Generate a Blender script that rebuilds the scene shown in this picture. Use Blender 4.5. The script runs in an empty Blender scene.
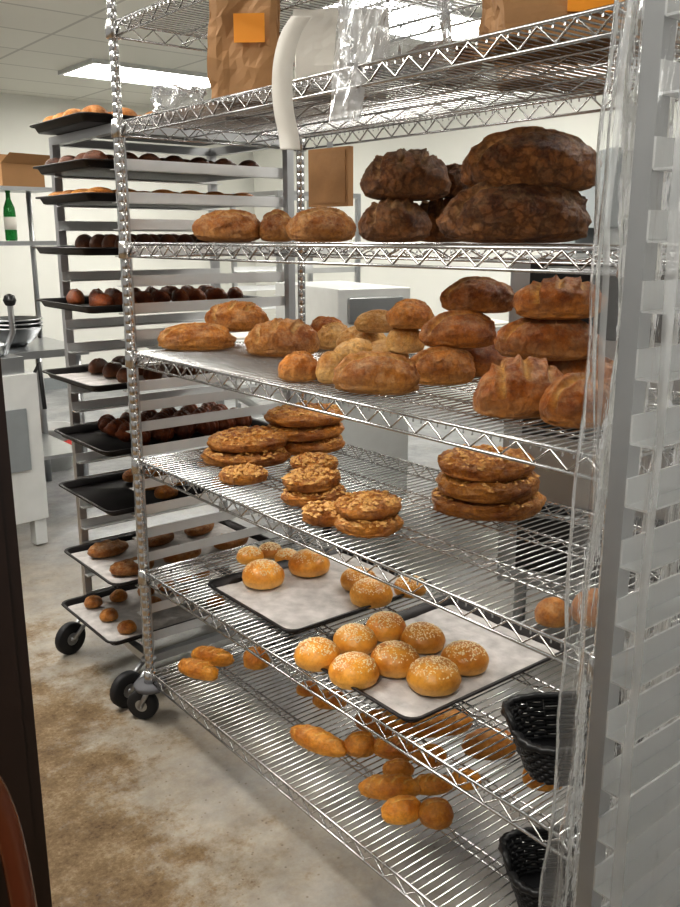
import bpy, math, random
from mathutils import Vector, Matrix, noise
random.seed(7)
pi=math.pi
CAMZ=1.48
# ------------------------------------------------------------------ materials
def new_mat(name):
    m=bpy.data.materials.new(name); m.use_nodes=True
    nt=m.node_tree; b=nt.nodes['Principled BSDF']; return m,nt,b
def N(nt,t,**k):
    n=nt.nodes.new(t)
    for a,v in k.items(): setattr(n,a,v)
    return n
def simple(name,col,rough=.5,metal=0.,var=.08,scale=12.,bump=.0,spec=None):
    m,nt,b=new_mat(name)
    tc=N(nt,'ShaderNodeTexCoord'); no=N(nt,'ShaderNodeTexNoise'); no.inputs['Scale'].default_value=scale; no.inputs['Detail'].default_value=5
    nt.links.new(tc.outputs['Object'],no.inputs['Vector'])
    mx=N(nt,'ShaderNodeMix',data_type='RGBA')
    mx.inputs[6].default_value=(*[c*(1-var) for c in col],1); mx.inputs[7].default_value=(*[min(1,c*(1+var)) for c in col],1)
    nt.links.new(no.outputs['Fac'],mx.inputs[0]); nt.links.new(mx.outputs[2],b.inputs['Base Color'])
    b.inputs['Roughness'].default_value=rough; b.inputs['Metallic'].default_value=metal
    if spec is not None: b.inputs['Specular IOR Level'].default_value=spec
    if bump>0:
        bp=N(nt,'ShaderNodeBump'); bp.inputs['Strength'].default_value=bump; bp.inputs['Distance'].default_value=.01
        nt.links.new(no.outputs['Fac'],bp.inputs['Height']); nt.links.new(bp.outputs[0],b.inputs['Normal'])
    return m
def crust(name,dark,mid,light,flour=.0,rough=.5,bump=.6,base_light=.5,speck=.55,crack=.5,fcol=(.72,.53,.31)):
    m,nt,b=new_mat(name)
    tc=N(nt,'ShaderNodeTexCoord'); oi=N(nt,'ShaderNodeObjectInfo')
    mu=N(nt,'ShaderNodeMath',operation='MULTIPLY'); mu.inputs[1].default_value=37.; nt.links.new(oi.outputs['Random'],mu.inputs[0])
    def noi(sc,det=4,ro=.6):
        n=N(nt,'ShaderNodeTexNoise',noise_dimensions='4D'); n.inputs['Scale'].default_value=sc; n.inputs['Detail'].default_value=det; n.inputs['Roughness'].default_value=ro
        nt.links.new(tc.outputs['Object'],n.inputs['Vector']); nt.links.new(mu.outputs[0],n.inputs['W']); return n
    def ramp(src,p0,p1,c0=(0,0,0,1),c1=(1,1,1,1)):
        c=N(nt,'ShaderNodeValToRGB'); c.color_ramp.elements[0].position=p0; c.color_ramp.elements[1].position=p1; c.color_ramp.elements[0].color=c0; c.color_ramp.elements[1].color=c1
        nt.links.new(src,c.inputs[0]); return c
    n1=noi(17.,6,.65); n2=noi(110.,6,.75); n3=noi(30.,9,.8)
    cr=ramp(n1.outputs['Fac'],.38,.60,(*dark,1),(*mid,1))
    sp=N(nt,'ShaderNodeSeparateXYZ'); nt.links.new(tc.outputs['Generated'],sp.inputs[0])
    mr=N(nt,'ShaderNodeMapRange'); mr.inputs['From Min'].default_value=.08; mr.inputs['From Max'].default_value=.5; mr.inputs['To Min'].default_value=base_light; mr.inputs['To Max'].default_value=0.
    nt.links.new(sp.outputs['Z'],mr.inputs['Value'])
    m1=N(nt,'ShaderNodeMix',data_type='RGBA'); nt.links.new(mr.outputs[0],m1.inputs[0]); nt.links.new(cr.outputs[0],m1.inputs[6]); m1.inputs[7].default_value=(*light,1)
    at=N(nt,'ShaderNodeAttribute'); at.attribute_name='score'
    m2=N(nt,'ShaderNodeMix',data_type='RGBA'); nt.links.new(at.outputs['Fac'],m2.inputs[0]); nt.links.new(m1.outputs[2],m2.inputs[6]); m2.inputs[7].default_value=(*light,1)
    m3=N(nt,'ShaderNodeMix',data_type='RGBA',blend_type='MULTIPLY'); m3.inputs[0].default_value=speck
    cr3=ramp(n2.outputs['Fac'],.36,.54,(.36,.24,.17,1),(1,1,1,1))
    nt.links.new(m2.outputs[2],m3.inputs[6]); nt.links.new(cr3.outputs[0],m3.inputs[7])
    wv=N(nt,'ShaderNodeMix',data_type='VECTOR'); wv.inputs[0].default_value=.05
    nt.links.new(tc.outputs['Object'],wv.inputs[4]); nt.links.new(n3.outputs['Color'],wv.inputs[5])
    vo=N(nt,'ShaderNodeTexVoronoi',feature='DISTANCE_TO_EDGE'); vo.inputs['Scale'].default_value=48.; nt.links.new(wv.outputs[1],vo.inputs['Vector'])
    crk=ramp(vo.outputs['Distance'],.0,.10,(.3,.18,.11,1),(1,1,1,1))
    m5=N(nt,'ShaderNodeMix',data_type='RGBA',blend_type='MULTIPLY'); m5.inputs[0].default_value=crack*.65
    nt.links.new(m3.outputs[2],m5.inputs[6]); nt.links.new(crk.outputs[0],m5.inputs[7])
    # each loaf bakes a little differently
    hv=N(nt,'ShaderNodeMapRange'); hv.inputs['To Min'].default_value=.78; hv.inputs['To Max'].default_value=1.15; nt.links.new(oi.outputs['Random'],hv.inputs['Value'])
    hs=N(nt,'ShaderNodeHueSaturation'); nt.links.new(hv.outputs[0],hs.inputs['Value']); nt.links.new(m5.outputs[2],hs.inputs['Color'])
    cr2=ramp(n3.outputs['Fac'],.46,.64)
    sn=N(nt,'ShaderNodeSeparateXYZ'); nt.links.new(tc.outputs['Normal'],sn.inputs[0])
    up=N(nt,'ShaderNodeMapRange'); up.inputs['From Min'].default_value=-.1; up.inputs['From Max'].default_value=.7; up.inputs['To Min'].default_value=.3; up.inputs['To Max'].default_value=1.; nt.links.new(sn.outputs['Z'],up.inputs['Value'])
    mf=N(nt,'ShaderNodeMath',operation='MULTIPLY'); mf.inputs[1].default_value=flour; nt.links.new(cr2.outputs[0],mf.inputs[0])
    mf2=N(nt,'ShaderNodeMath',operation='MULTIPLY'); nt.links.new(mf.outputs[0],mf2.inputs[0]); nt.links.new(up.outputs[0],mf2.inputs[1])
    m4=N(nt,'ShaderNodeMix',data_type='RGBA'); nt.links.new(mf2.outputs[0],m4.inputs[0]); nt.links.new(hs.outputs[0],m4.inputs[6]); m4.inputs[7].default_value=(*fcol,1)
    nt.links.new(m4.outputs[2],b.inputs['Base Color'])
    rg=N(nt,'ShaderNodeMapRange'); rg.inputs['To Min'].default_value=rough; rg.inputs['To Max'].default_value=.85; nt.links.new(mf2.outputs[0],rg.inputs['Value']); nt.links.new(rg.outputs[0],b.inputs['Roughness'])
    ad=N(nt,'ShaderNodeMath',operation='MULTIPLY_ADD'); nt.links.new(n2.outputs['Fac'],ad.inputs[0]); ad.inputs[1].default_value=.6; nt.links.new(n3.outputs['Fac'],ad.inputs[2])
    ad2=N(nt,'ShaderNodeMath',operation='MULTIPLY_ADD'); nt.links.new(crk.outputs[0],ad2.inputs[0]); ad2.inputs[1].default_value=.4*crack; nt.links.new(ad.outputs[0],ad2.inputs[2])
    bp=N(nt,'ShaderNodeBump'); bp.inputs['Strength'].default_value=bump; bp.inputs['Distance'].default_value=.010
    nt.links.new(ad2.outputs[0],bp.inputs['Height']); nt.links.new(bp.outputs[0],b.inputs['Normal'])
    return m
M={}
M['chrome']=simple('chrome_wire',(.60,.60,.60),.25,1.,.08)
M['chrome_dull']=simple('chrome_dull',(.45,.46,.47),.34,1.,.08)
M['alu']=simple('aluminium',(.52,.53,.54),.38,.85,.08,20)
M['alu_white']=simple('aluminium_bright',(.76,.77,.77),.42,.45,.06,20)
M['steel']=simple('stainless',(.46,.47,.48),.32,1.,.08)
M['black']=simple('black_plastic',(.012,.012,.013),.35,0,.2)
M['rubber']=simple('rubber',(.02,.02,.022),.6,0,.2)
M['grey_rubber']=simple('grey_rubber',(.13,.13,.14),.6,0,.1)
M['pan']=simple('dark_pan',(.025,.022,.022),.4,.5,.4,30)
M['parch']=simple('floury_parchment',(.54,.51,.49),.6,0,.6,22,.9)
M['kraft']=simple('kraft_paper',(.36,.2,.09),.75,0,.22,18,.5)
M['kraft_dark']=simple('kraft_paper_dark',(.12,.065,.03),.75,0,.2,18,.4)
M['white_paper']=simple('white_paper',(.7,.67,.61),.6,0,.06,10,.1)
M['orange']=simple('orange_label',(.85,.33,.03),.6,0,.05)
M['white_enamel']=simple('white_enamel',(.62,.63,.62),.35,0,.1)
M['grey_enamel']=simple('grey_enamel',(.26,.28,.29),.4,0,.1)
M['wood_dark']=simple('dark_wood',(.022,.011,.008),.35,0,.35,9,.1)
M['wood_red']=simple('chair_wood',(.12,.035,.014),.22,0,.3,9,.05)
M['wall']=simple('wall_paint',(.74,.74,.69),.7,0,.04,3)
M['red']=simple('red_label',(.6,.05,.04),.5)
M['seed']=simple('sesame_seed',(.92,.76,.48),.5,0,.1)
M['nut']=simple('almond_topping',(.68,.38,.12),.5,0,.45,90)
M['card']=simple('cardboard',(.36,.2,.09),.8,0,.1)
def glass_mat(name,col,rough=.05):
    m,nt,b=new_mat(name); b.inputs['Base Color'].default_value=(*col,1); b.inputs['Roughness'].default_value=rough
    b.inputs['Transmission Weight'].default_value=.5; return m
M['green_glass']=glass_mat('green_glass',(.01,.25,.04))
def plastic_film(name,dif=.12,gl=.35,tint=(.97,.98,.98),sc=9,bs=.6):
    m,nt,b=new_mat(name); nt.nodes.remove(b); out=nt.nodes['Material Output']
    tr=N(nt,'ShaderNodeBsdfTransparent'); tr.inputs[0].default_value=(*tint,1)
    di=N(nt,'ShaderNodeBsdfDiffuse'); di.inputs[0].default_value=(.8,.8,.8,1)
    g=N(nt,'ShaderNodeBsdfGlossy'); g.inputs['Roughness'].default_value=.1; g.inputs[0].default_value=(1,1,1,1)
    tc=N(nt,'ShaderNodeTexCoord'); mp=N(nt,'ShaderNodeMapping'); mp.inputs['Scale'].default_value=(1.8,1.8,.45)
    no=N(nt,'ShaderNodeTexNoise'); no.inputs['Scale'].default_value=sc; no.inputs['Detail'].default_value=5
    nt.links.new(tc.outputs['Object'],mp.inputs[0]); nt.links.new(mp.outputs[0],no.inputs['Vector'])
    bp=N(nt,'ShaderNodeBump'); bp.inputs['Strength'].default_value=bs; bp.inputs['Distance'].default_value=.02; nt.links.new(no.outputs['Fac'],bp.inputs['Height'])
    nt.links.new(bp.outputs[0],g.inputs['Normal'])
    mx=N(nt,'ShaderNodeMixShader'); mx.inputs[0].default_value=dif; nt.links.new(tr.outputs[0],mx.inputs[1]); nt.links.new(di.outputs[0],mx.inputs[2])
    lw=N(nt,'ShaderNodeLayerWeight'); lw.inputs['Blend'].default_value=gl; nt.links.new(bp.outputs[0],lw.inputs['Normal'])
    mx2=N(nt,'ShaderNodeMixShader'); nt.links.new(lw.outputs['Fresnel'],mx2.inputs[0]); nt.links.new(mx.outputs[0],mx2.inputs[1]); nt.links.new(g.outputs[0],mx2.inputs[2])
    nt.links.new(mx2.outputs[0],out.inputs['Surface']); return m
M['film']=plastic_film('clear_plastic_film',.07,.2,bs=.6,sc=11)
M['hem']=plastic_film('plastic_film_hem',.34,.3,bs=.5,sc=20)
M['bagfilm']=plastic_film('clear_bag_film',.14,.38,tint=(.9,.91,.92),sc=14)
M['c_dark']=crust('crust_dark',(.12,.034,.007),(.34,.12,.022),(.58,.32,.12),.38,.48,.9,base_light=.2,speck=.6,crack=.7,fcol=(.6,.4,.2))
M['c_boule']=crust('crust_boule',(.36,.105,.014),(.6,.24,.042),(.78,.5,.19),.6,.5,.8,base_light=.3,crack=.5)
M['c_mid']=crust('crust_golden_brown',(.38,.11,.011),(.68,.26,.035),(.86,.56,.2),.5,.4,.7,base_light=.35,crack=.45)
M['c_red']=crust('crust_red_brown',(.25,.06,.006),(.52,.165,.018),(.8,.45,.12),.45,.36,.7,base_light=.28,crack=.45)
M['c_pale']=crust('crust_pale',(.55,.23,.04),(.8,.45,.13),(.88,.64,.32),.75,.5,.6,base_light=.4,crack=.3)
M['c_roll']=crust('crust_roll',(.52,.16,.014),(.8,.34,.036),(.92,.6,.18),.2,.36,base_light=.35,bump=.35,speck=.4,crack=.2)
M['c_bun']=crust('crust_bun',(.56,.20,.02),(.84,.39,.055),(.92,.66,.28),.0,.33,base_light=.55,bump=.15,speck=.25,crack=0.)
M['c_flat']=crust('crust_flatbread',(.34,.1,.012),(.68,.28,.04),(.82,.48,.14),.3,.36,.8,base_light=.1,speck=.6,crack=.4)
M['c_choc']=crust('crust_dark_pastry',(.05,.012,.004),(.17,.048,.012),(.36,.15,.03),.05,.28,base_light=.3)
M['c_crois']=crust('crust_croissant',(.14,.026,.007),(.36,.09,.018),(.5,.2,.04),.05,.28,base_light=.2)
# ------------------------------------------------------------------ mesh builder
class MB:
    def __init__(s): s.v=[];s.f=[];s.m=[];s.sm=[];s.sc=[]
    def add(s,vs,fs,mi=0,smooth=True,sc=None):
        o=len(s.v); s.v+= [tuple(v) for v in vs]; s.f+=[tuple(i+o for i in f) for f in fs]
        s.m+=[mi]*len(fs); s.sm+=[smooth]*len(fs); s.sc+= sc if sc else [0.]*len(vs)
    def box(s,c,d,mi=0,rz=0.):
        x,y,z=d[0]/2,d[1]/2,d[2]/2; vs=[]
        for zz in (-z,z):
            for a,b in ((-x,-y),(x,-y),(x,y),(-x,y)):
                vs.append((c[0]+a*math.cos(rz)-b*math.sin(rz),c[1]+a*math.sin(rz)+b*math.cos(rz),c[2]+zz))
        s.add(vs,[(3,2,1,0),(4,5,6,7),(0,1,5,4),(1,2,6,5),(2,3,7,6),(3,0,4,7)],mi,False)
    def tube(s,pts,r,mi=0,seg=6,closed=False,cap=True):
        pts=[Vector(q) for q in pts]; n=len(pts); vs=[]
        for i,q in enumerate(pts):
            a=pts[i-1] if (i>0 or closed) else q; b=pts[(i+1)%n] if (i<n-1 or closed) else q
            t=(b-a); t=t.normalized() if t.length>1e-9 else Vector((0,0,1))
            ref=Vector((0,0,1)) if abs(t.z)<.9 else Vector((1,0,0))
            if i==0: u=t.cross(ref).normalized()
            else:
                u=(pu-t*pu.dot(t)); u=u.normalized() if u.length>1e-6 else t.cross(ref).normalized()
            pu=u; w=t.cross(u)
            rr=r[i] if isinstance(r,(list,tuple)) else r
            for k in range(seg):
                an=2*pi*k/seg; vs.append(q+u*math.cos(an)*rr+w*math.sin(an)*rr)
        fs=[]
        for i in range(n if closed else n-1):
            j=(i+1)%n
            for k in range(seg): fs.append((i*seg+k,i*seg+(k+1)%seg,j*seg+(k+1)%seg,j*seg+k))
        if cap and not closed: fs.append(tuple(range(seg-1,-1,-1))); fs.append(tuple((n-1)*seg+k for k in range(seg)))
        s.add(vs,fs,mi,True)
    def lathe(s,prof,c,mi=0,seg=20,axis='z'):
        vs=[]
        for r,h in prof:
            for k in range(seg):
                a=2*pi*k/seg
                if axis=='z': vs.append((c[0]+r*math.cos(a),c[1]+r*math.sin(a),c[2]+h))
                elif axis=='x': vs.append((c[0]+h,c[1]+r*math.cos(a),c[2]+r*math.sin(a)))
                else: vs.append((c[0]+r*math.cos(a),c[1]+h,c[2]+r*math.sin(a)))
        fs=[]
        for i in range(len(prof)-1):
            for k in range(seg): fs.append((i*seg+k,i*seg+(k+1)%seg,(i+1)*seg+(k+1)%seg,(i+1)*seg+k))
        fs.append(tuple(range(seg-1,-1,-1))); fs.append(tuple((len(prof)-1)*seg+k for k in range(seg)))
        s.add(vs,fs,mi,True)
    def build(s,name,mats,loc=(0,0,0),rz=0.,bevel=0):
        me=bpy.data.meshes.new(name); me.from_pydata(s.v,[],s.f)
        for mt in mats: me.materials.append(M[mt])
        me.polygons.foreach_set('material_index',s.m); me.polygons.foreach_set('use_smooth',s.sm)
        if any(s.sc):
            at=me.attributes.new('score','FLOAT','POINT'); at.data.foreach_set('value',s.sc)
        me.update(); o=bpy.data.objects.new(name,me); bpy.context.collection.objects.link(o); o.location=loc; o.rotation_euler=(0,0,rz)
        if bevel>0:
            b=o.modifiers.new('bev','BEVEL'); b.width=bevel; b.segments=2; b.limit_method='ANGLE'
        return o
# ------------------------------------------------------------------ bread geometry (z=0 at the bottom)
def sgp(c,e): return math.copysign(abs(c)**e,c)
def loafgeo(L,W,H,kind,seed,nu=96,nv=46):
    vs=[];fs=[];sc=[]; o3=Vector((seed*3.7,seed*1.3,seed*2.1))
    rs=random.Random(seed)
    sl=[]
    if kind=='batard':
        for t in (-.5,0,.5): sl.append((t-.16,-.7,t+.2,.7))
    elif kind=='slash1':
        sl=[(-.8,-.45,.75,-.15)]
        if rs.random()<.6: sl.append((-.3,.35,.7,.5))
    elif kind=='boule': sl=[(-.5,-.5,.5,-.35),(-.55,.0,.55,.1),(-.5,.45,.45,.5)]
    elif kind=='long':
        for t in (-.6,-.2,.2,.6): sl.append((t-.16,-.5,t+.16,.35))
    elif kind=='roll': sl=[(-.5,-.15,.5,0)] if rs.random()<.75 else []
    zb=.45 if kind=='flat' else .34
    amp={'bun':.016,'flat':.05}.get(kind,.05)
    fine=0 if kind=='bun' else 1
    for j in range(nv+1):
        ph=-pi/2+pi*j/nv
        for i in range(nu):
            th=2*pi*i/nu
            ee=.9 if kind in('long','batard','slash1') else 1.
            x=sgp(math.cos(th),ee)*math.cos(ph); y=sgp(math.sin(th),ee)*math.cos(ph); z=math.sin(ph)
            if z<0:
                zz=-zb*(abs(z)**.55); rad=(math.cos(ph)**.55)/(max(math.cos(ph),1e-6)) if math.cos(ph)>1e-4 else 1
                x*=min(rad,3)*.97; y*=min(rad,3)*.97
            elif kind=='flat':
                zz=(1-zb)*z**.7; q=math.cos(ph)**.6/max(math.cos(ph),1e-3) if math.cos(ph)>1e-3 else 1; x*=q;y*=q
            else: zz=(1-zb)*z
            if kind in('batard','long','slash1'): y*=1-.18*x*x
            v=Vector((x,y,z))
            n=noise.noise(v*1.3+o3)*amp*1.6+noise.noise(v*3.3+o3)*amp+noise.noise(v*8+o3)*amp*.5
            if fine: n+=(noise.noise(v*17+o3)*.012+abs(noise.noise(v*6+o3*2))*-.04)
            zn=0
            if kind=='flat' and z>0: zn=noise.noise(v*6+o3)*.26+noise.noise(v*13+o3)*.18
            s_=0.
            if z>.1:
                wob=noise.noise(v*5+o3)*.06
                for x0,y0,x1,y1 in sl:
                    dx,dy=x1-x0,y1-y0; t=max(0,min(1,((x-x0)*dx+(y+wob-y0)*dy)/(dx*dx+dy*dy)))
                    d=math.hypot((x-x0-t*dx)*L,(y+wob-y0-t*dy)*W)/max(W,.01)
                    side=1 if (y+wob-y0-t*dy)>0 else .4
                    g=math.exp(-(d/.08)**2); rdg=math.exp(-((d-.16)/.05)**2)*side
                    n+=-.11*g+.08*rdg; s_=max(s_,g*(.8+.6*noise.noise(v*9+o3)))
            if z<-.6: n*=.2
            vs.append(((x*(1+n))*L/2,(y*(1+n))*W/2,max(0,(zz*(1+n)+zn*max(z,0)+zb)*H))); sc.append(max(0,min(1,s_)))
    for j in range(nv):
        for i in range(nu): fs.append((j*nu+i,j*nu+(i+1)%nu,(j+1)*nu+(i+1)%nu,(j+1)*nu+i))
    return vs,fs,sc
YW=math.radians(38.8)
def bread(name,loc,L,W,H,yaw,kind,mat,seed,seeds=0,chunks=0):
    b=MB(); vs,fs,sc=loafgeo(L,W,H,kind,seed); b.add(vs,fs,0,True,sc); mats=[mat]
    rs=random.Random(seed+99)
    if seeds:
        mats.append('seed')
        for q in range(seeds):
            r=math.sqrt(rs.random())*.86; a=rs.random()*2*pi; x=r*math.cos(a); y=r*math.sin(a); z=math.sqrt(1-r*r)
            c=Vector((x*L/2,y*W/2,(.34+.66*z)*H)); nrm=Vector((x/L,y/W,z*.5/H)).normalized()
            t=nrm.cross(Vector((rs.random()-.5,rs.random()-.5,rs.random()-.5))).normalized(); w=nrm.cross(t)
            sl_=.0028;sw=.0016
            pv=[c+t*sl_,c+w*sw,c-t*sl_,c-w*sw,c+nrm*.002]
            b.add(pv,[(0,1,4),(1,2,4),(2,3,4),(3,0,4)],1,True)
    if chunks:
        mats.append('nut')
        for q in range(chunks):
            v=rs.choice(vs[len(vs)*5//8:])
            c=Vector(v)*.97; c.z=v[2]; s_=rs.uniform(.003,.010)
            ang=rs.random()*pi; ca,sa=math.cos(ang),math.sin(ang); lo=[]
            for (ax,ay,az) in ((1,0,0),(.3,.7,0),(-.8,.3,0),(-.5,-.6,0),(.5,-.6,0),(0,0,.7),(0,0,-.7)):
                ax*=s_*1.3;ay*=s_*.9;lo.append(c+Vector((ax*ca-ay*sa,ax*sa+ay*ca,az*s_*.8)))
            b.add(lo,[(0,1,5),(1,2,5),(2,3,5),(3,4,5),(4,0,5),(1,0,6),(2,1,6),(3,2,6),(4,3,6),(0,4,6)],1,False)
    return b.build(name,mats,loc,yaw)
def croissantgeo(R,r,seed):
    pts=[];rad=[];n=40
    for i in range(n+1):
        t=i/n*2-1; a=t*1.25; pts.append((math.sin(a)*R,R-math.cos(a)*R,r*.9))
        e=(1-abs(t)**2.2)*.95+.12; seg=abs(math.sin(t*pi*3.5)); rad.append(r*e*(.86+.16*seg))
    b=MB(); b.tube(pts,rad,0,14); return b
def batch(name,items,mat,loc):
    b=MB()
    for k,(x,y,L,W,H,yaw,kind) in enumerate(items):
        if kind=='crois':
            g=croissantgeo(L*.42,W*.5,k); vs=g.v; fs=g.f; sc=None
        else: vs,fs,sc=loafgeo(L,W,H,kind,k+len(name),28,14)
        c,s=math.cos(yaw),math.sin(yaw)
        b.add([(x+v[0]*c-v[1]*s,y+v[0]*s+v[1]*c,v[2]) for v in vs],fs,0,True,sc)
    return b.build(name,[mat],loc)
# ------------------------------------------------------------------ room
def floor_mat():
    m,nt,b=new_mat('painted_concrete_worn')
    tc=N(nt,'ShaderNodeTexCoord'); sp=N(nt,'ShaderNodeSeparateXYZ'); nt.links.new(tc.outputs['Object'],sp.inputs[0])
    def noi(sc,det=6,ro=.6):
        n=N(nt,'ShaderNodeTexNoise'); n.inputs['Scale'].default_value=sc; n.inputs['Detail'].default_value=det; n.inputs['Roughness'].default_value=ro
        nt.links.new(tc.outputs['Object'],n.inputs['Vector']); return n
    n1=noi(2.9,12,.78); n2=noi(75,8,.8); n3=noi(3.4,10,.76); n5=noi(7,9,.75)
    mr=N(nt,'ShaderNodeMapRange'); mr.inputs['From Min'].default_value=.25; mr.inputs['From Max'].default_value=1.35; mr.inputs['To Min'].default_value=.42; mr.inputs['To Max'].default_value=-.5
    sk=N(nt,'ShaderNodeMath',operation='MULTIPLY_ADD'); sk.inputs[1].default_value=-.15; nt.links.new(sp.outputs['Y'],sk.inputs[0])
    sk2=N(nt,'ShaderNodeMath',operation='ADD'); sk2.inputs[1].default_value=.24
    nt.links.new(sp.outputs['X'],sk.inputs[2]); nt.links.new(sk.outputs[0],sk2.inputs[0]); nt.links.new(sk2.outputs[0],mr.inputs['Value'])
    mry=N(nt,'ShaderNodeMapRange'); mry.inputs['From Min'].default_value=2.7; mry.inputs['From Max'].default_value=4.6; mry.inputs['To Min'].default_value=0.; mry.inputs['To Max'].default_value=-.3
    nt.links.new(sp.outputs['Y'],mry.inputs['Value'])
    a=N(nt,'ShaderNodeMath',operation='ADD'); nt.links.new(mr.outputs[0],a.inputs[0]); nt.links.new(mry.outputs[0],a.inputs[1])
    a2=N(nt,'ShaderNodeMath',operation='MULTIPLY_ADD'); nt.links.new(n1.outputs['Fac'],a2.inputs[0]); a2.inputs[1].default_value=1.6; nt.links.new(a.outputs[0],a2.inputs[2])
    a3=N(nt,'ShaderNodeMath',operation='MULTIPLY_ADD'); nt.links.new(n2.outputs['Fac'],a3.inputs[0]); a3.inputs[1].default_value=.3; nt.links.new(a2.outputs[0],a3.inputs[2])
    cr=N(nt,'ShaderNodeValToRGB'); cr.color_ramp.elements[0].position=.82; cr.color_ramp.elements[1].position=1.0; nt.links.new(a3.outputs[0],cr.inputs[0])
    cg=N(nt,'ShaderNodeValToRGB'); cg.color_ramp.elements[0].position=.2; cg.color_ramp.elements[1].position=.85; nt.links.new(a3.outputs[0],cg.inputs[0])
    pr=N(nt,'ShaderNodeValToRGB'); pr.color_ramp.elements[0].position=.34; pr.color_ramp.elements[1].position=.66; pr.color_ramp.elements[0].color=(.17,.175,.185,1); pr.color_ramp.elements[1].color=(.40,.41,.415,1); nt.links.new(n3.outputs['Fac'],pr.inputs[0])
    gc=N(nt,'ShaderNodeValToRGB'); gc.color_ramp.elements[0].position=.35; gc.color_ramp.elements[1].position=.65; gc.color_ramp.elements[0].color=(.26,.215,.16,1); gc.color_ramp.elements[1].color=(.46,.41,.34,1); nt.links.new(n5.outputs['Fac'],gc.inputs[0])
    grime=N(nt,'ShaderNodeMix',data_type='RGBA'); nt.links.new(cg.outputs[0],grime.inputs[0]); nt.links.new(pr.outputs[0],grime.inputs[6]); nt.links.new(gc.outputs[0],grime.inputs[7])
    worn=N(nt,'ShaderNodeValToRGB'); worn.color_ramp.elements[0].position=.36; worn.color_ramp.elements[0].color=(.08,.045,.022,1); worn.color_ramp.elements[1].position=.66; worn.color_ramp.elements[1].color=(.42,.33,.22,1)
    e=worn.color_ramp.elements.new(.50); e.color=(.21,.14,.07,1)
    nm=N(nt,'ShaderNodeMath',operation='ADD'); nt.links.new(n2.outputs['Fac'],nm.inputs[0]); nt.links.new(n5.outputs['Fac'],nm.inputs[1])
    nh=N(nt,'ShaderNodeMath',operation='MULTIPLY'); nh.inputs[1].default_value=.5; nt.links.new(nm.outputs[0],nh.inputs[0]); nt.links.new(nh.outputs[0],worn.inputs[0])
    mx=N(nt,'ShaderNodeMix',data_type='RGBA'); nt.links.new(cr.outputs[0],mx.inputs[0]); nt.links.new(grime.outputs[2],mx.inputs[6]); nt.links.new(worn.outputs[0],mx.inputs[7])
    vo=N(nt,'ShaderNodeTexVoronoi'); vo.inputs['Scale'].default_value=38; nt.links.new(tc.outputs['Object'],vo.inputs['Vector'])
    vr=N(nt,'ShaderNodeValToRGB'); vr.color_ramp.elements[0].position=.08; vr.color_ramp.elements[1].position=.14; vr.color_ramp.elements[0].color=(.4,.3,.22,1); nt.links.new(vo.outputs['Distance'],vr.inputs[0])
    ms=N(nt,'ShaderNodeMix',data_type='RGBA',blend_type='MULTIPLY'); ms.inputs[0].default_value=.6; nt.links.new(mx.outputs[2],ms.inputs[6]); nt.links.new(vr.outputs[0],ms.inputs[7])
    nt.links.new(ms.outputs[2],b.inputs['Base Color'])
    rr=N(nt,'ShaderNodeMapRange'); rr.inputs['To Min'].default_value=.38; rr.inputs['To Max'].default_value=.75; nt.links.new(cr.outputs[0],rr.inputs['Value']); nt.links.new(rr.outputs[0],b.inputs['Roughness'])
    bp=N(nt,'ShaderNodeBump'); bp.inputs['Strength'].default_value=.15; bp.inputs['Distance'].default_value=.01; nt.links.new(n2.outputs['Fac'],bp.inputs['Height']); nt.links.new(bp.outputs[0],b.inputs['Normal'])
    return m
M['floor']=floor_mat()
def ceil_mat():
    m,nt,b=new_mat('ceiling_tiles'); tc=N(nt,'ShaderNodeTexCoord')
    br=N(nt,'ShaderNodeTexBrick'); br.offset=0.; br.inputs['Scale'].default_value=1.; br.inputs['Mortar Size'].default_value=.012
    br.inputs['Brick Width'].default_value=1.2; br.inputs['Row Height'].default_value=.6
    br.inputs['Color1'].default_value=(.70,.69,.63,1); br.inputs['Color2'].default_value=(.66,.65,.59,1); br.inputs['Mortar'].default_value=(.48,.47,.43,1)
    nt.links.new(tc.outputs['Object'],br.inputs['Vector']); nt.links.new(br.outputs['Color'],b.inputs['Base Color']); b.inputs['Roughness'].default_value=.8; return m
M['ceil']=ceil_mat()
CE=2.78
b=MB(); b.box((2.5,3.5,-.05),(9,11,.1)); b.build('floor',['floor'])
b=MB(); b.box((2.5,4.,CE+.05),(9,10,.1)); b.build('ceiling',['ceil'])
b=MB(); b.box((2.5,8.65,CE/2),(7,.1,CE)); b.build('wall_back',['wall'])
b=MB(); b.box((5.65,3.5,CE/2),(.1,10,CE)); b.build('wall_right',['wall'])
b=MB(); b.box((2.5,8.585,.06),(6.2,.025,.12)); b.build('baseboard_back',['grey_enamel'])
def light_panel(x,y,w,d,e):
    m=bpy.data.materials.new('lamp_diffuser'); m.use_nodes=True; nt=m.node_tree; bs=nt.nodes['Principled BSDF']
    bs.inputs['Emission Color'].default_value=(1,.97,.91,1); bs.inputs['Emission Strength'].default_value=e
    M['emit']=m
    b=MB(); b.box((x,y,CE-.012),(w,d,.02),0)
    for sx in (-1,1): b.box((x+sx*(w/2+.015),y,CE-.015),(.03,d+.06,.03),1)
    for sy in (-1,1): b.box((x,y+sy*(d/2+.015),CE-.015),(w,.03,.03),1)
    b.build('ceiling_light',['emit','white_enamel'])
light_panel(3.55,6.9,1.2,.6,26)
light_panel(3.9,4.2,1.2,.6,26)
light_panel(2.9,1.0,1.2,.6,17)
light_panel(.3,2.6,.6,1.2,22)  # unseen panel, made stronger as a key light on the bread tops
light_panel(.6,5.0,.6,1.2,18)
light_panel(-.4,.2,.6,1.2,17)
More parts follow.
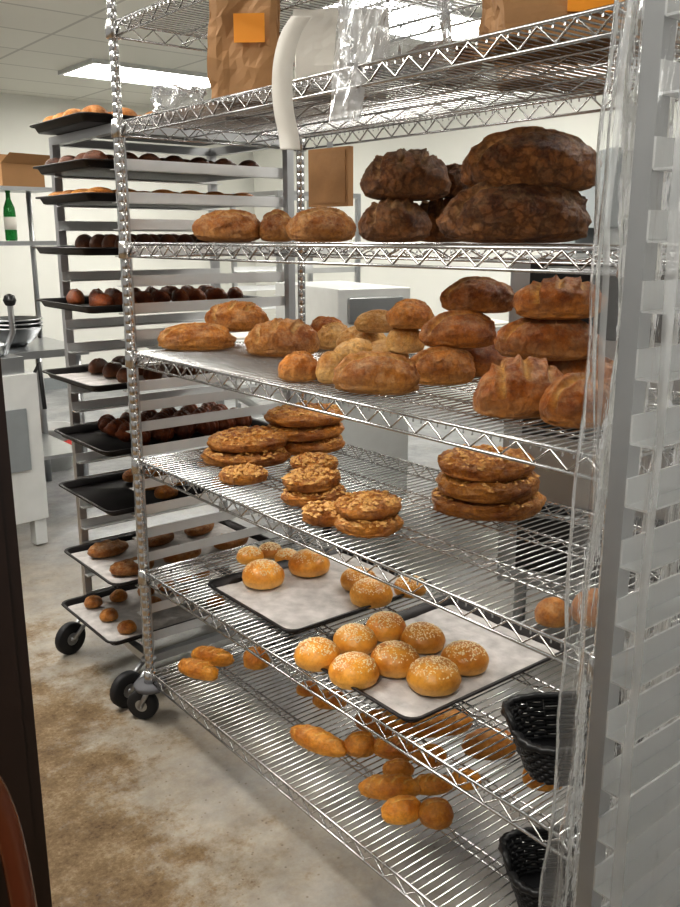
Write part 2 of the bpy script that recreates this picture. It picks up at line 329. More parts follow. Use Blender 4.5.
# ------------------------------------------------------------------ wire shelving rack
X0,X1,Y0,Y1=1.086,1.69,.705,2.30
SH=[.165,.50,.85,1.165,1.468,1.785,2.03]
def caster(b,x,y,ztop,mr,ms,r=.05,ang=0.,trail=.03):
    c,s=math.cos(ang),math.sin(ang)
    hx,hy=x-c*trail,y-s*trail
    prof=[(r*.35,-.014),(r*.9,-.015),(r,-.010),(r,.010),(r*.9,.015),(r*.35,.014)]
    vs=[];seg=22
    for rr,h in prof:
        for k in range(seg):
            a=2*pi*k/seg; lx=rr*math.cos(a); lz=rr*math.sin(a)
            vs.append((hx+lx*c-h*s,hy+lx*s+h*c,r+lz))
    fs=[(i*seg+k,i*seg+(k+1)%seg,(i+1)*seg+(k+1)%seg,(i+1)*seg+k) for i in range(5) for k in range(seg)]
    b.add(vs,fs,mr,True)
    for h in (-1,1):
        vs=[(hx+.4*r*math.cos(2*pi*k/14)*c-h*.015*s,hy+.4*r*math.cos(2*pi*k/14)*s+h*.015*c,r+.4*r*math.sin(2*pi*k/14)) for k in range(14)]
        b.add(vs,[tuple(range(14))],ms,False)
    for h in (-.02,.02):
        b.tube([(hx-h*s,hy+h*c,r),(x-h*s,y+h*c,2*r+.012)],.008,ms,8)
    b.tube([(hx+.022*s,hy-.022*c,r),(hx-.022*s,hy+.022*c,r)],.009,ms,8)
    b.lathe([(.022,0),(.026,.004),(.026,.012),(.014,.02),(.012,ztop-2*r-.01)],(x,y,2*r+.008),ms,14)
def wire_rack():
    b=MB()
    for (x,y) in ((X0,Y0),(X1,Y0),(X0,Y1),(X1,Y1)):
        prof=[(.0125,.13)]; z=.13
        while z<2.07:
            prof+=[(.0125,z),(.0125,z+.0228),(.0119,z+.0234),(.0119,z+.0248)]; z+=.0254
        prof.append((.0125,2.075)); prof.append((.006,2.082))
        b.lathe(prof,(x,y,0),0,16)
        for zz in SH: b.lathe([(.0135,-.042),(.0205,-.04),(.018,.004),(.0135,.006)],(x,y,zz),0,16)
        b.lathe([(.014,0),(.05,.004),(.052,.012),(.05,.02),(.014,.024)],(x,y,.108),2,22)
        caster(b,x,y,.14,1,3,.05,ang=2.2 if y<2 else -.9)
    for zz in SH:
        for (a,c) in (((X0,Y0),(X0,Y1)),((X1,Y0),(X1,Y1)),((X0,Y0),(X1,Y0)),((X0,Y1),(X1,Y1))):
            a=Vector((*a,0)); c=Vector((*c,0)); L=(c-a).length
            b.tube([a+Vector((0,0,zz-.002)),c+Vector((0,0,zz-.002))],.0034,0,6)
            b.tube([a+Vector((0,0,zz-.036)),c+Vector((0,0,zz-.036))],.0034,0,6)
            n=int(L/.034); pts=[]
            for i in range(n+1):
                q=a.lerp(c,(i+.5)/(n+1)); pts.append(q+Vector((0,0,zz-(.005 if i%2 else .033))))
            b.tube(pts,.0024,0,5)
        for fx in (.33,.67):
            x=X0+(X1-X0)*fx
            b.tube([(x,Y0,zz-.006),(x,Y1,zz-.006)],.0028,0,6); b.tube([(x,Y0,zz-.03),(x,Y1,zz-.03)],.0024,0,5)
            n=30; b.tube([(x,Y0+(Y1-Y0)*(i+.5)/(n+1),zz-(.008 if i%2 else .028)) for i in range(n+1)],.002,0,4)
        n=76
        for i in range(n):
            y=Y0+.012+(Y1-Y0-.024)*i/(n-1)
            b.tube([(X0,y,zz-.012),(X0+.001,y,zz),(X1-.001,y,zz),(X1,y,zz-.012)],.0019,0,5,cap=False)
    return b.build('wire_shelving_rack',['chrome','rubber','grey_rubber','chrome_dull'])
wire_rack()
# ------------------------------------------------------------------ sheet pans
def sheet_pan(name,x0,x1,y0,y1,z,paper=True,dark='pan'):
    b=MB(); cx,cy=(x0+x1)/2,(y0+y1)/2; hx,hy=(x1-x0)/2,(y1-y0)/2
    def ring(hx,hy,r,zz):
        pts=[]
        for (sx,sy,a0) in ((1,1,0),(-1,1,pi/2),(-1,-1,pi),(1,-1,3*pi/2)):
            for k in range(5):
                a=a0+k*pi/8; pts.append((sx*(hx-r)+r*math.cos(a),sy*(hy-r)+r*math.sin(a),zz))
        return pts
    R=[ring(hx-.02,hy-.02,.02,0),ring(hx-.018,hy-.018,.022,.002),ring(hx-.008,hy-.008,.03,.02),ring(hx,hy,.034,.022),ring(hx+.001,hy+.001,.035,.018)]
    vs=[p for r in R for p in r]; n=20
    fs=[tuple(range(n))]+[(i*n+k,i*n+(k+1)%n,(i+1)*n+(k+1)%n,(i+1)*n+k) for i in range(4) for k in range(n)]
    b.add(vs,fs,0,True)
    b.add([(p[0],p[1],-.0015) for p in R[0]],[tuple(range(n-1,-1,-1))],0,False)
    b.tube(ring(hx,hy,.034,.0195),.003,0,6,closed=True)
    if paper:
        gx,gy=46,34; vs=[];fs=[]
        for j in range(gy+1):
            for i in range(gx+1):
                a=i/gx*2-1; c=j/gy*2-1; px,py=a*(hx-.021),c*(hy-.021)
                zz=.0042+.0022*noise.noise(Vector((px*14,py*14,x0*9)))+.0018*noise.noise(Vector((px*40,py*32,x0*9)))
                vs.append((px,py,zz))
        for j in range(gy):
            for i in range(gx): q=j*(gx+1)+i; fs.append((q,q+1,q+gx+2,q+gx+1))
        b.add(vs,fs,1,True)
    return b.build(name,[dark,'parch'],(cx,cy,z))
sheet_pan('sheet_pan',1.10,1.64,1.14,1.55,.506)
sheet_pan('sheet_pan',1.15,1.66,1.63,2.05,.506)
# ------------------------------------------------------------------ breads on the wire rack: (x, y, z_bottom, length, width, height, turn) in metres
R=[
('country_loaf','c_boule','boule',1.35,2.187,1.471,.199,.179,.088,0),
('country_loaf','c_boule','boule',1.45,2.087,1.471,.107,.107,.085,0),
('country_loaf','c_boule','boule',1.38,1.793,1.471,.176,.150,.086,0),
('sourdough_loaf','c_dark','batard',1.35,1.484,1.471,.160,.128,.100,0),
('sourdough_loaf','c_dark','batard',1.50,1.483,1.471,.140,.112,.106,0),
('sourdough_loaf','c_dark','slash1',1.38,1.164,1.471,.303,.167,.118,0),
('sourdough_loaf','c_dark','batard',1.38,1.482,1.562,.200,.120,.109,0),
('sourdough_loaf','c_dark','boule',1.52,1.470,1.570,.085,.085,.076,0),
('sourdough_loaf','c_dark','slash1',1.42,1.163,1.568,.285,.140,.116,.05),
('batard_loaf','c_mid','slash1',1.250,2.215,1.168,.225,.113,.078,0),
('batard_loaf','c_mid','batard',1.380,2.20,1.215,.190,.115,.088,0),
('batard_loaf','c_boule','batard',1.365,1.951,1.168,.207,.145,.100,0),
('bread_roll','c_red','roll',1.60,2.05,1.168,.125,.1,.085,0),
('bread_roll','c_mid','roll',1.147,1.573,1.168,.094,.075,.065,0),
('bread_roll','c_pale','roll',1.185,1.505,1.168,.08,.065,.07,1.0),
('batard_loaf','c_mid','slash1',1.175,1.341,1.168,.184,.092,.086,-.2),
('bread_roll','c_pale','roll',1.56,1.84,1.168,.150,.11,.078,.3),
('bread_roll','c_pale','roll',1.50,1.605,1.200,.100,.08,.07,0),
('bread_roll','c_mid','roll',1.50,1.588,1.262,.120,.085,.072,0),
('bread_roll','c_pale','roll',1.55,1.765,1.235,.13,.08,.06,0),
('bread_roll','c_pale','roll',1.568,1.975,1.168,.115,.092,.074,.3),
('bread_roll','c_pale','roll',1.48,1.66,1.168,.13,.09,.06,-.3),
('bread_roll','c_pale','roll',1.42,1.70,1.168,.12,.08,.065,.2),
('batard_loaf','c_mid','slash1',1.362,1.342,1.168,.160,.096,.082,.1),
('batard_loaf','c_red','slash1',1.52,1.37,1.168,.18,.11,.085,.1),
('batard_loaf','c_red','slash1',1.42,1.345,1.243,.175,.10,.082,.12),
('batard_loaf','c_red','slash1',1.48,1.344,1.318,.172,.10,.078,-.15),
('batard_loaf','c_red','slash1',1.44,1.06,1.168,.22,.13,.092,0),
('batard_loaf','c_red','slash1',1.38,1.07,1.250,.205,.12,.088,-.12),
('batard_loaf','c_red','batard',1.385,1.052,1.330,.178,.11,.080,.12),
('batard_loaf','c_red','slash1',1.55,1.19,1.168,.2,.11,.088,.5),
('batard_loaf','c_red','batard',1.225,1.00,1.168,.190,.125,.103,.3),
('batard_loaf','c_red','slash1',1.231,.885,1.168,.130,.105,.09,.2),
('topped_flatbread','c_flat','flat',1.54,2.09,.853,.255,.23,.045,0),('topped_flatbread','c_flat','flat',1.545,2.095,.893,.25,.23,.045,1),('topped_flatbread','c_flat','flat',1.55,2.10,.933,.245,.23,.045,.4),
('topped_flatbread','c_flat','flat',1.313,2.066,.853,.255,.225,.042,0),('topped_flatbread','c_flat','flat',1.335,2.085,.891,.245,.22,.042,.8),
('topped_flatbread','c_flat','flat',1.195,1.895,.853,.13,.115,.035,0),('topped_flatbread','c_flat','flat',1.407,1.865,.853,.135,.12,.04,0),
('topped_flatbread','c_flat','flat',1.225,1.625,.853,.16,.13,.04,.3),('topped_flatbread','c_flat','flat',1.225,1.635,.889,.155,.125,.038,.9),
('topped_flatbread','c_flat','flat',1.155,1.485,.853,.115,.105,.04,0),('topped_flatbread','c_flat','flat',1.19,1.378,.853,.145,.13,.038,0),('topped_flatbread','c_flat','flat',1.20,1.395,.888,.155,.14,.038,.6),
('topped_flatbread','c_flat','flat',1.51,1.32,.853,.27,.245,.05,0),('topped_flatbread','c_flat','flat',1.515,1.325,.895,.265,.24,.05,1.2),('topped_flatbread','c_flat','flat',1.52,1.34,.937,.235,.22,.05,.5),
('bread_roll','c_mid','bun',1.12,.825,.853,.06,.055,.046,0),('bread_roll','c_mid','bun',1.18,.785,.853,.08,.072,.058,0),
]
for x,y,L in ((1.375,2.156,.087),(1.452,2.159,.078),(1.459,2.077,.080),(1.296,1.965,.127),(1.453,1.954,.125),(1.493,1.771,.108),(1.452,1.670,.120),(1.577,1.648,.095),
    (1.239,1.483,.110),(1.347,1.492,.107),(1.374,1.387,.109),(1.122,1.481,.110),(1.137,1.364,.115),(1.245,1.346,.117),(1.377,1.251,.112),(1.258,1.233,.122)):
    inpan=y<2.05
    R.append(('sesame_bun','c_bun','bun',x,y,.511 if inpan else .503,L,L*.97,L*.56,x*50))
for x,y,L,r,H,phi in ((1.189,2.178,.155,.42,.051,-.5),(1.267,2.226,.155,.42,.050,-.4),(1.364,2.114,.088,.9,.064,0),(1.386,1.875,.071,.7,.040,0),(1.396,1.782,.098,.7,.050,0),
    (1.239,1.633,.185,.36,.052,-.6),(1.311,1.547,.089,.8,.057,0),(1.427,1.579,.170,.45,.061,-.3),(1.376,1.475,.132,.5,.053,-.2),(1.544,1.485,.194,.4,.062,.2),(1.572,1.329,.146,.6,.070,0),
    (1.253,1.365,.155,.42,.052,0),(1.343,1.312,.108,.5,.043,.1),(1.421,1.275,.079,.7,.044,0),(1.215,1.282,.099,.7,.055,.2),(1.267,1.222,.083,.9,.060,0),(1.320,1.409,.080,.7,.045,0),(1.573,1.157,.105,.7,.055,-.2),(1.42,1.40,.09,.7,.05,0)):
    R.append(('mini_baguette' if r<=.5 else 'dinner_roll','c_roll','long' if r<=.5 else 'roll',x,y,.168,L,L*r,H,phi))
for k,d in enumerate(R):
    bread(d[0],(d[3],d[4],d[5]),d[6],d[7],d[8],-YW+d[9],d[2],d[1],k+1,seeds=260 if d[0]=='sesame_bun' else 0,chunks=200 if d[0]=='topped_flatbread' else 0)
# ------------------------------------------------------------------ things on the top shelf
def crumple(b,c,d,mi,seed,rz=0,amp=.012,pinch=.0,n=10):
    w,dp,h=d; o=Vector((seed*5.1,seed*2.3,1)); vs=[];idx={}
    fs=[]
    def vert(i,j,k):
        key=(i,j,k)
        if key in idx: return idx[key]
        x,y,z=i/n*2-1,j/n*2-1,k/n
        pk=1-pinch*max(0,z-.35)/.65
        vv=Vector((x*w/2,y*dp/2*pk,z*h)); q=noise.noise_vector(Vector((x*2,y*2,z*3))+o)*amp+noise.noise_vector(Vector((x*5,y*5,z*7))+o)*amp*.5
        if k==0: q.z=0
        vv+=q; vv.z=max(0,vv.z)
        cs,sn=math.cos(rz),math.sin(rz); idx[key]=len(vs)
        vs.append((c[0]+vv.x*cs-vv.y*sn,c[1]+vv.x*sn+vv.y*cs,c[2]+vv.z)); return idx[key]
    for a in range(n):
        for e in range(n):
            for s in (0,n):
                q1=[(s,a,e),(s,a+1,e),(s,a+1,e+1),(s,a,e+1)]; q2=[(a,s,e),(a+1,s,e),(a+1,s,e+1),(a,s,e+1)]; q3=[(a,e,s),(a+1,e,s),(a+1,e+1,s),(a,e+1,s)]
                for q in (q1,q2,q3): fs.append(tuple(vert(*t) for t in q))
    b.add(vs,fs,mi,False)
T1=1.788
b=MB(); crumple(b,(0,0,0),(.15,.10,.225),0,1,0,.012,.75)
b.box((0.02,-.056,.15),(.07,.002,.06),1); b.build('paper_bag',['kraft','orange'],(1.19,1.83,T1),-.75)
b=MB(); crumple(b,(0,0,0),(.15,.09,.2),0,2,0,.012,.6); b.build('paper_bag',['kraft_dark'],(1.34,2.02,T1),-.6)
b=MB(); crumple(b,(0,0,0),(.2,.14,.16),0,3,0,.006,.1); b.build('white_bakery_box',['white_paper'],(1.29,1.6,T1),-.65)
b=MB(); crumple(b,(0,0,0),(.19,.13,.23),0,4,0,.035,.7,16)
# the loose mouth of the bag trails over the shelf edge
vs=[]; nn=22
for j in range(nn+1):
    t=j/nn
    for i in range(9):
        a=i/8*2-1; wv=.045*(1-.35*t)
        off=Vector((-.045-.055*t,-.035-.03*t,.17-.22*t-.05*t*t)); fold=.012*math.sin(a*9+t*4)+.008*noise.noise(Vector((a*3,t*6,2)))
        vs.append((off.x+a*wv+fold*.3,off.y+fold-.02,off.z+.01*noise.noise(Vector((a*4,t*3,9)))))
b.add(vs,[(j*9+i,j*9+i+1,(j+1)*9+i+1,(j+1)*9+i) for j in range(nn) for i in range(8)],1,True)
b.build('clear_plastic_bag',['bagfilm','hem'],(1.19,1.31,T1),-.7)
b=MB(); crumple(b,(0,0,0),(.12,.09,.07),0,5,0,.02,.5,12); b.build('clear_plastic_bag',['bagfilm'],(1.19,2.15,T1),-.5)
b=MB(); crumple(b,(0,0,0),(.34,.2,.11),0,6,0,.012,.5); b.box((-.03,-.106,.06),(.09,.002,.045),1); b.build('paper_bag',['kraft','orange'],(1.33,.98,T1),-.6)
b=MB(); crumple(b,(0,0,0),(.24,.14,.18),0,8,0,.012,.5); b.build('paper_bag',['kraft'],(1.57,1.22,T1),-.6)
bread('wrapped_loaf',(1.36,1.36,T1),.17,.09,.08,-YW,'slash1','c_dark',77)
def ribbon(name,pts,w,dirv,mat):
    b=MB(); vs=[];dv=Vector(dirv).normalized()*w/2
    for p_ in pts: vs.append(Vector(p_)-dv); vs.append(Vector(p_)+dv)
    b.add(vs,[(2*i,2*i+1,2*i+3,2*i+2) for i in range(len(pts)-1)],0,True); o=b.build(name,[mat]); md=o.modifiers.new('s','SOLIDIFY'); md.thickness=.0006; return o
def smooth_path(p,n=8):
    out=[];P=[Vector(q) for q in p]
    for i in range(len(P)-1):
        p0=P[max(i-1,0)];p1=P[i];p2=P[i+1];p3=P[min(i+2,len(P)-1)]
        for k in range(n):
            t=k/n; out.append(.5*((2*p1)+(p2-p0)*t+(2*p0-5*p1+4*p2-p3)*t*t+(3*p1-p0-3*p2+p3)*t*t*t))
    out.append(P[-1]); return out
def strip_pts(x,y,zt,zb):
    H=zt-zb
    return smooth_path([(x+.012,y-.012,zt),(x-.002,y+.004,zt-H*.12),(x-.012,y+.014,zt-H*.3),(x-.016,y+.017,zt-H*.5),(x-.016,y+.012,zt-H*.7),(x-.013,y+.002,zt-H*.87),(x-.016,y-.008,zb)],5)
ribbon('paper_receipt_strip',strip_pts(1.07,1.475,1.895,1.65),.040,(.78,-.62,0),'white_paper')
b=MB(); b.box((0,0,0),(.02,.17,.165),0); b.box((-.0115,0,0),(.002,.15,.145),1); b.box((-.002,0,.09),(.006,.02,.02),2)
b.build('cardboard_sign',['card','kraft','chrome_dull'],(1.66,2.11,1.655),0.1)
# ------------------------------------------------------------------ bun pan racks
def pan_rack(name,x0,x1,y0,y1,h,zs,mat='alu',ps=.026,rh=.03,angs=(2.6,2.3),trail=.03,step=None):
    b=MB()
    for x in (x0,x1):
        for y in (y0,y1): b.box((x,y,(.13+h)/2),(ps,ps,h-.13),0)
    for z in (.135,h-.013):
        for y in (y0,y1): b.box(((x0+x1)/2,y,z),(x1-x0-ps,ps,ps),0)
        for x in (x0,x1): b.box((x,(y0+y1)/2,z+.0),(ps,y1-y0-ps,ps),0)
    for z in zs:
        for y,s in ((y0,1),(y1,-1)):
            yy=y+s*(ps/2+.0015)
            b.box(((x0+x1)/2,yy,z+rh/2-.003),(x1-x0+ps,.003,rh),1)
            b.box(((x0+x1)/2,yy+s*.016,z-.0035),(x1-x0+ps,.032,.003),1)
    for x in (x0,x1):
        for y in (y0,y1):
            caster(b,x,y,.13,2,3,.06,ang=angs[0] if y>y0 else angs[1],trail=trail)
    return b.build(name,[mat,'alu_white','rubber','chrome_dull'])
PZ=[.19,.385,.629,.822,1.028,1.264,1.432,1.586,1.678,1.802]
zs=sorted(PZ[:-1]+[.29,.47,.55,.715,.90,.965,1.105,1.185,1.345,1.51])
RX0,RX1,RY0,RY1=1.15,1.74,2.435,2.92
pan_rack('bun_pan_rack',RX0,RX1,RY0,RY1,1.80,zs,angs=(.25,.15),trail=.09)
for i,z in enumerate(PZ):
    xs=1.03 if i in(0,5,6,4) else 1.055
    sheet_pan('baking_sheet',xs,xs+.64,RY0+.028,RY1-.028,z+.0015,paper=(i in(0,1,4,8)))
def grid(x0,x1,nx,y0,y1,ny,L,W,H,kind,yaw=0,jit=.01,skip=0.):
    it=[]; rs=random.Random(int(L*1e4)+nx)
    for i in range(nx):
        for j in range(ny):
            if rs.random()<skip: continue
            it.append((x0+(x1-x0)*(i/(max(nx-1,1)))+rs.uniform(-jit,jit),y0+(y1-y0)*(j/max(ny-1,1))-.1+rs.uniform(-jit,jit),L,W,H,yaw+rs.uniform(-.4,.4),kind))
    return it
def onpan(name,i,items,mat): batch(name,items,mat,(0,0,PZ[i]+.008))
onpan('dinner_rolls',9,grid(1.12,1.62,6,2.63,2.93,4,.082,.078,.045,'bun'),'c_mid')
onpan('dark_rye_rolls',8,grid(1.12,1.64,7,2.63,2.93,4,.075,.07,.045,'bun'),'c_choc')
onpan('flat_buns',7,grid(1.12,1.62,6,2.63,2.93,4,.088,.08,.034,'bun'),'c_flat')
onpan('chocolate_pastries',6,grid(1.20,1.62,7,2.64,2.92,4,.066,.058,.055,'bun'),'c_choc')
onpan('baguette_rolls',5,grid(1.12,1.60,8,2.67,2.87,2,.11,.055,.048,'long',1.5),'c_crois')
onpan('glazed_pastries',4,grid(1.2,1.6,6,2.66,2.90,3,.095,.06,.05,'roll',.6,.01,.15),'c_choc')
onpan('croissants',3,grid(1.22,1.62,6,2.65,2.90,4,.10,.062,.055,'crois',.8),'c_crois')
onpan('seeded_rolls',2,grid(1.30,1.62,4,2.64,2.9,3,.085,.075,.045,'bun',.3,.01,.2),'c_mid')
onpan('twisted_loaves',1,grid(1.18,1.56,3,2.68,2.88,2,.15,.10,.038,'flat',.3),'c_boule')
onpan('small_rolls',0,grid(1.12,1.58,6,2.64,2.9,3,.065,.06,.04,'roll',0,.02,.25),'c_mid')
pan_rack('bun_pan_rack',3.0,3.6,4.3,4.8,1.75,[.2+.12*i for i in range(12)])
pan_rack('bun_pan_rack',.965,1.62,.10,.615,1.88,[.16+.0825*i for i in range(21)],ps=.026,rh=.036)
# clear zip-up cover hanging over the near rack
path=[(1.55,.672),(1.3,.675),(1.1,.672),(.98,.67),(.93,.66),(.905,.635),(.90,.60),(.905,.56),(.91,.5),(.905,.4),(.91,.25),(.905,.08)]
pv=[Vector(q) for q in path]; seglen=[0]
for i in range(1,len(pv)): seglen.append(seglen[-1]+(pv[i]-pv[i-1]).length)
def cover_pt(s,z,out=0.):
    k=max(q for q in range(len(pv)-1) if seglen[q]<=s+1e-9); t=(s-seglen[k])/(seglen[k+1]-seglen[k])
    pos=pv[k].lerp(pv[k+1],min(t,1)); dr=(pv[k+1]-pv[k]).normalized(); nr=Vector((-dr.y,dr.x))*-1
    amp=1.0 if s>.55 else .45
    o_=.009*math.sin(s*85+2.6*noise.noise(Vector((s*3,z*1.6,0))))+.014*noise.noise(Vector((s*7,z*2.2,3)))+.006*noise.noise(Vector((s*22,z*9,5)))
    tight=-.012*max(0,(z-1.5)/.4)
    pos=pos+nr*(o_*amp+tight+out); return (pos.x,pos.y,z)
b=MB(); nu,nv=220,100; vs=[]
for j in range(nv+1):
    z=.14+(1.93-.14)*j/nv
    for i in range(nu+1): vs.append(cover_pt(seglen[-1]*i/nu,z))
b.add(vs,[(j*(nu+1)+i,j*(nu+1)+i+1,(j+1)*(nu+1)+i+1,(j+1)*(nu+1)+i) for j in range(nv) for i in range(nu)],0,True)
for s0,wd in ((.672,.010),(.752,.014)):
    vs=[]
    for j in range(nv+1):
        z=.14+(1.93-.14)*j/nv; w_=.004*noise.noise(Vector((z*5,s0,0)))
        for i in range(4): vs.append(cover_pt(s0+w_+wd*i/3,z,-.0015))
    b.add(vs,[(j*4+i,j*4+i+1,(j+1)*4+i+1,(j+1)*4+i) for j in range(nv) for i in range(3)],1,True)
b.build('plastic_rack_cover',['film','hem'])
# ------------------------------------------------------------------ black woven baskets
def basket(name,loc,L,W,H,rz):
    b=MB(); rows=9
    def rr(t,ph,u):
        k=.82+.18*t; a=u*2*pi
        x=sgp(math.cos(a),.5)*L/2*k; y=sgp(math.sin(a),.5)*W/2*k
        w=1+.022*math.sin(u*2*pi*22+ph); return (x*w,y*w)
    for j in range(rows):
        t=j/(rows-1); pts=[]
        for i in range(130):
            x,y=rr(t,pi*(j%2),i/130); pts.append((x,y,.006+t*(H-.012)))
        b.tube(pts,H/rows*.5,0,6,closed=True)
    for i in range(22):
        u=i/22; b.tube([(*[q*.98 for q in rr(t,0,u)],.004+t*(H-.008)) for t in (0,.5,1)],.003,0,5)
    pts=[(*[q*1.03 for q in rr(1,0,i/60)],H) for i in range(60)]; b.tube(pts,.008,0,8,closed=True)
    n=40; b.add([(*[q*.97 for q in rr(0,0,i/n)],.004) for i in range(n)],[tuple(range(n))],0,False)
    for s in (-1,1): b.tube([(s*L/2*1.02,-.03,H),(s*L/2*1.1,-.02,H+.025),(s*L/2*1.1,.02,H+.025),(s*L/2*1.02,.03,H)],.006,0,8)
    return b.build(name,['black'],loc,rz)
basket('woven_basket',(1.29,.865,.503),.27,.19,.085,-.6)
basket('woven_basket',(1.31,.885,.168),.25,.18,.09,-.6)
# ------------------------------------------------------------------ foreground door edge and chair
b=MB(); b.box((.21,0,1.05),(.42,.045,2.1),0); b.box((.36,-.025,1.05),(.08,.012,2.1),0)
b.lathe([(.022,-.06),(.028,-.045),(.01,-.03),(.01,0)],(.06,-.02,1.0),1,14,axis='y')
o=b.build('door_1',['wood_dark','steel'],(-.025,1.3,0)); o.rotation_euler=(0,0,-.05)
b=MB()
bk=[(.18,.0,.0),(.2,.0,.25),(.21,.0,.45),(.21,.01,.66),(.19,.02,.80),(.13,.025,.885),(.03,.03,.915)]
full=bk+[(-a,b_,c) for a,b_,c in bk[::-1]]
b.tube(smooth_path(full),.017,0,12)
b.tube(smooth_path([(.14,.01,.46),(.145,.015,.65),(.1,.02,.78),(0,.022,.82),(-.1,.02,.78),(-.145,.015,.65),(-.14,.01,.46)]),.010,0,10)
b.lathe([(.2,0),(.21,.01),(.21,.03),(.19,.036)],(0,-.2,.44),0,32)
for sx in (-.15,.15): b.tube([(sx,-.34,.45),(sx*1.15,-.38,0)],[.016,.011],0,10)
b.lathe([(.165,0),(.17,.01),(.165,.02)],(0,-.19,.24),0,28)
b.build('bentwood_chair',['wood_red'],(.075,1.0,0),.1)
# ------------------------------------------------------------------ back of the bakery
b=MB(); b.box((0,0,.88),(1.2,.7,.04),0); b.box((0,0,.3),(1.1,.6,.02),0)
for x in (-.55,.55):
    for y in (-.3,.3): b.tube([(x,y,0),(x,y,.87)],.02,0,10)
for x in (-.57,.57): b.tube([(x,.3,.9),(x,.3,1.75)],.015,0,10)
b.box((0,.2,1.455),(1.25,.32,.025),0); b.box((0,.2,1.75),(1.25,.3,.02),0)
b.build('steel_work_table',['steel'],(1.32,4.95,0))
b=MB(); b.lathe([(.03,0),(.033,.01),(.033,.15),(.03,.18),(.013,.225),(.012,.26),(.014,.262),(.014,.28)],(0,0,0),0,20); b.lathe([(.0335,0),(.0335,.07)],(0,0,.06),1,20)
b.build('green_bottle',['green_glass','white_paper'],(1.72,5.1,1.469))
b=MB()
for k in range(3): b.lathe([(.06,.0),(.11,.04),(.15,.10),(.158,.102),(.158,.108),(.148,.108),(.10,.05),(.05,.012)],(0,0,k*.022),0,30)
b.build('mixing_bowls',['steel'],(1.62,4.9,.902))
b=MB(); b.box((0,0,.06),(.26,.2,.12),0); b.add([(-.13,-.1,.12),(.13,-.1,.12),(.15,-.18,.17),(-.12,-.18,.17)],[(0,1,2,3)],0,False); b.add([(-.13,.1,.12),(.13,.1,.12),(.1,.16,.19),(-.14,.16,.19)],[(3,2,1,0)],0,False)
b.build('cardboard_box',['card'],(1.78,5.15,1.762),.2)
b=MB(); b.box((0,0,.5),(.5,.5,.72),0); b.box((0,0,.90),(.42,.42,.08),1); b.lathe([(.19,0),(.2,.01),(.2,.05),(.16,.07)],(0,0,.94),1,28)
for x in (-.21,.21):
    for y in (-.21,.21): b.box((x,y,.08),(.06,.06,.14),0)
b.box((.0,-.255,.55),(.36,.012,.3),2); b.box((.252,0,.7),(.01,.3,.12),2); b.box((.256,.0,.45),(.012,.36,.02),1)
for q in (-.08,0,.08): b.lathe([(.014,0),(.016,.006),(.012,.012)],(.256,q,.7),3,12,axis='x')
b.tube([(.16,-.1,.93),(.2,-.14,1.05),(.19,-.16,1.18)],.014,1,10); b.lathe([(.004,-.03),(.022,-.022),(.03,0),(.022,.022),(.004,.03)],(.19,-.16,1.2),3,16)
b.tube([(.262,-.12,.78),(.29,-.2,.9),(.28,-.24,.68)],.011,3,8); b.tube([(.1,.1,.98),(.1,.1,1.16),(-.12,.1,1.16),(-.12,.1,.98)],.016,1,10)
b.build('dough_divider',['white_enamel','steel','grey_enamel','black'],(1.17,4.32,0),.1,bevel=.008)
b=MB(); b.lathe([(.115,0),(.135,.27),(.142,.272),(.142,.285),(.13,.285),(.11,.02)],(0,0,0),0,28); b.lathe([(.1305,.0),(.1325,.08)],(0,0,.12),1,28)
b.tube([(-.14,0,.25),(-.12,-.06,.16),(0,-.15,.12),(.12,-.06,.16),(.14,0,.25)],.003,2,6); b.build('white_bucket',['white_enamel','red','steel'],(2.02,5.55,0))
b=MB(); b.box((0,.1,.05),(.7,.8,.1),0); b.box((0,.38,.8),(.34,.26,1.5),0); b.box((0,.08,1.75),(.4,.86,.42),0); b.lathe([(.12,-.18),(.14,0)],(0,-.15,1.55),1,24)
b.lathe([(.13,0),(.24,.06),(.29,.2),(.3,.42),(.315,.43),(.315,.445),(.29,.445),(.28,.2),(.1,.03)],(0,-.15,.78),1,32); b.tube([(0,-.15,1.5),(0,-.15,1.1)],.025,1,10)
for s in (-1,1): b.tube([(s*.16,.3,1.1),(s*.3,.1,1.1),(s*.32,-.15,1.1)],.025,0,8)
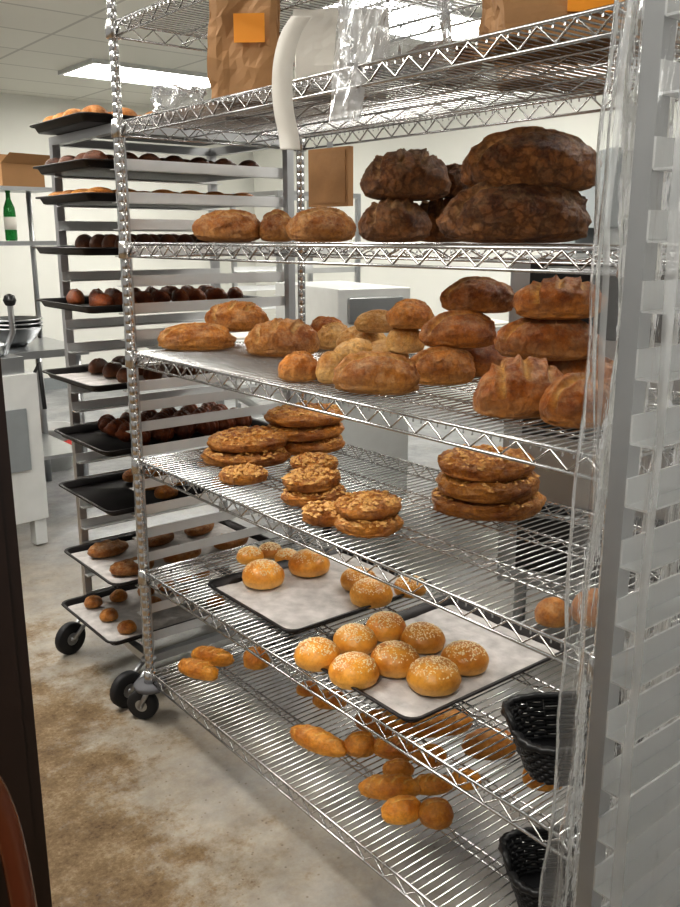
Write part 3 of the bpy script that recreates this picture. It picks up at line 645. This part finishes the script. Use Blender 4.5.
b.tube([(-.21,.0,1.8),(-.27,-.05,1.86)],.012,2,8)
b.build('planetary_mixer',['grey_enamel','steel','black'],(4.6,3.1,0),-.6,bevel=.02)
b=MB(); b.box((0,0,1.0),(.4,.75,.5),0); b.box((0,0,.45),(.5,.6,.6),0); b.box((-.6,0,1.0),(.8,.6,.05),0); b.box((.6,0,1.0),(.8,.6,.05),0)
b.box((-.6,0,1.03),(.76,.5,.012),1); b.box((.6,0,1.03),(.76,.5,.012),1); b.box((0,-.38,1.15),(.3,.02,.12),2)
for s in (-1,1): b.tube([(s*.95,0,.97),(s*.25,0,.5)],.02,0,8); b.tube([(s*.99,-.3,1.0),(s*.99,.3,1.0)],.03,2,12)
for x in (-.2,.2):
    for y in (-.25,.25): b.tube([(x,y,.16),(x,y,0)],.025,3,8)
b.build('dough_sheeter',['white_enamel','white_paper','steel','black'],(2.85,3.55,0),-.2,bevel=.01)
b=MB(); b.box((0,0,.82),(.95,.8,1.2),0)
for z in (.42,.85,1.28):
    b.box((0,-.41,z),(.8,.02,.26 if z!=.85 else .1),1); b.tube([(-.33,-.45,z+.1),(.33,-.45,z+.1)],.012,2,8)
for x in (-.4,.4):
    for y in (-.33,.33): b.tube([(x,y,.22),(x,y,0)],.025,2,8)
b.build('deck_oven',['steel','black','steel'],(2.95,1.75,0),-YW-.5,bevel=.01)
# ------------------------------------------------------------------ world, camera
w=bpy.data.worlds.new('world'); bpy.context.scene.world=w; w.use_nodes=True
w.node_tree.nodes['Background'].inputs[0].default_value=(1,.96,.9,1); w.node_tree.nodes['Background'].inputs[1].default_value=.38
c=bpy.data.cameras.new('camera'); c.sensor_fit='VERTICAL'; c.sensor_height=24; c.lens=868/907*24; c.clip_start=.02
o=bpy.data.objects.new('camera',c); bpy.context.collection.objects.link(o); o.location=(0,0,CAMZ); o.rotation_euler=(math.radians(90-13.9),0,-YW)
sc=bpy.context.scene; sc.camera=o
sc.view_settings.view_transform='Standard'; sc.view_settings.exposure=0.
try: sc.view_settings.look='Medium High Contrast'
except Exception: pass
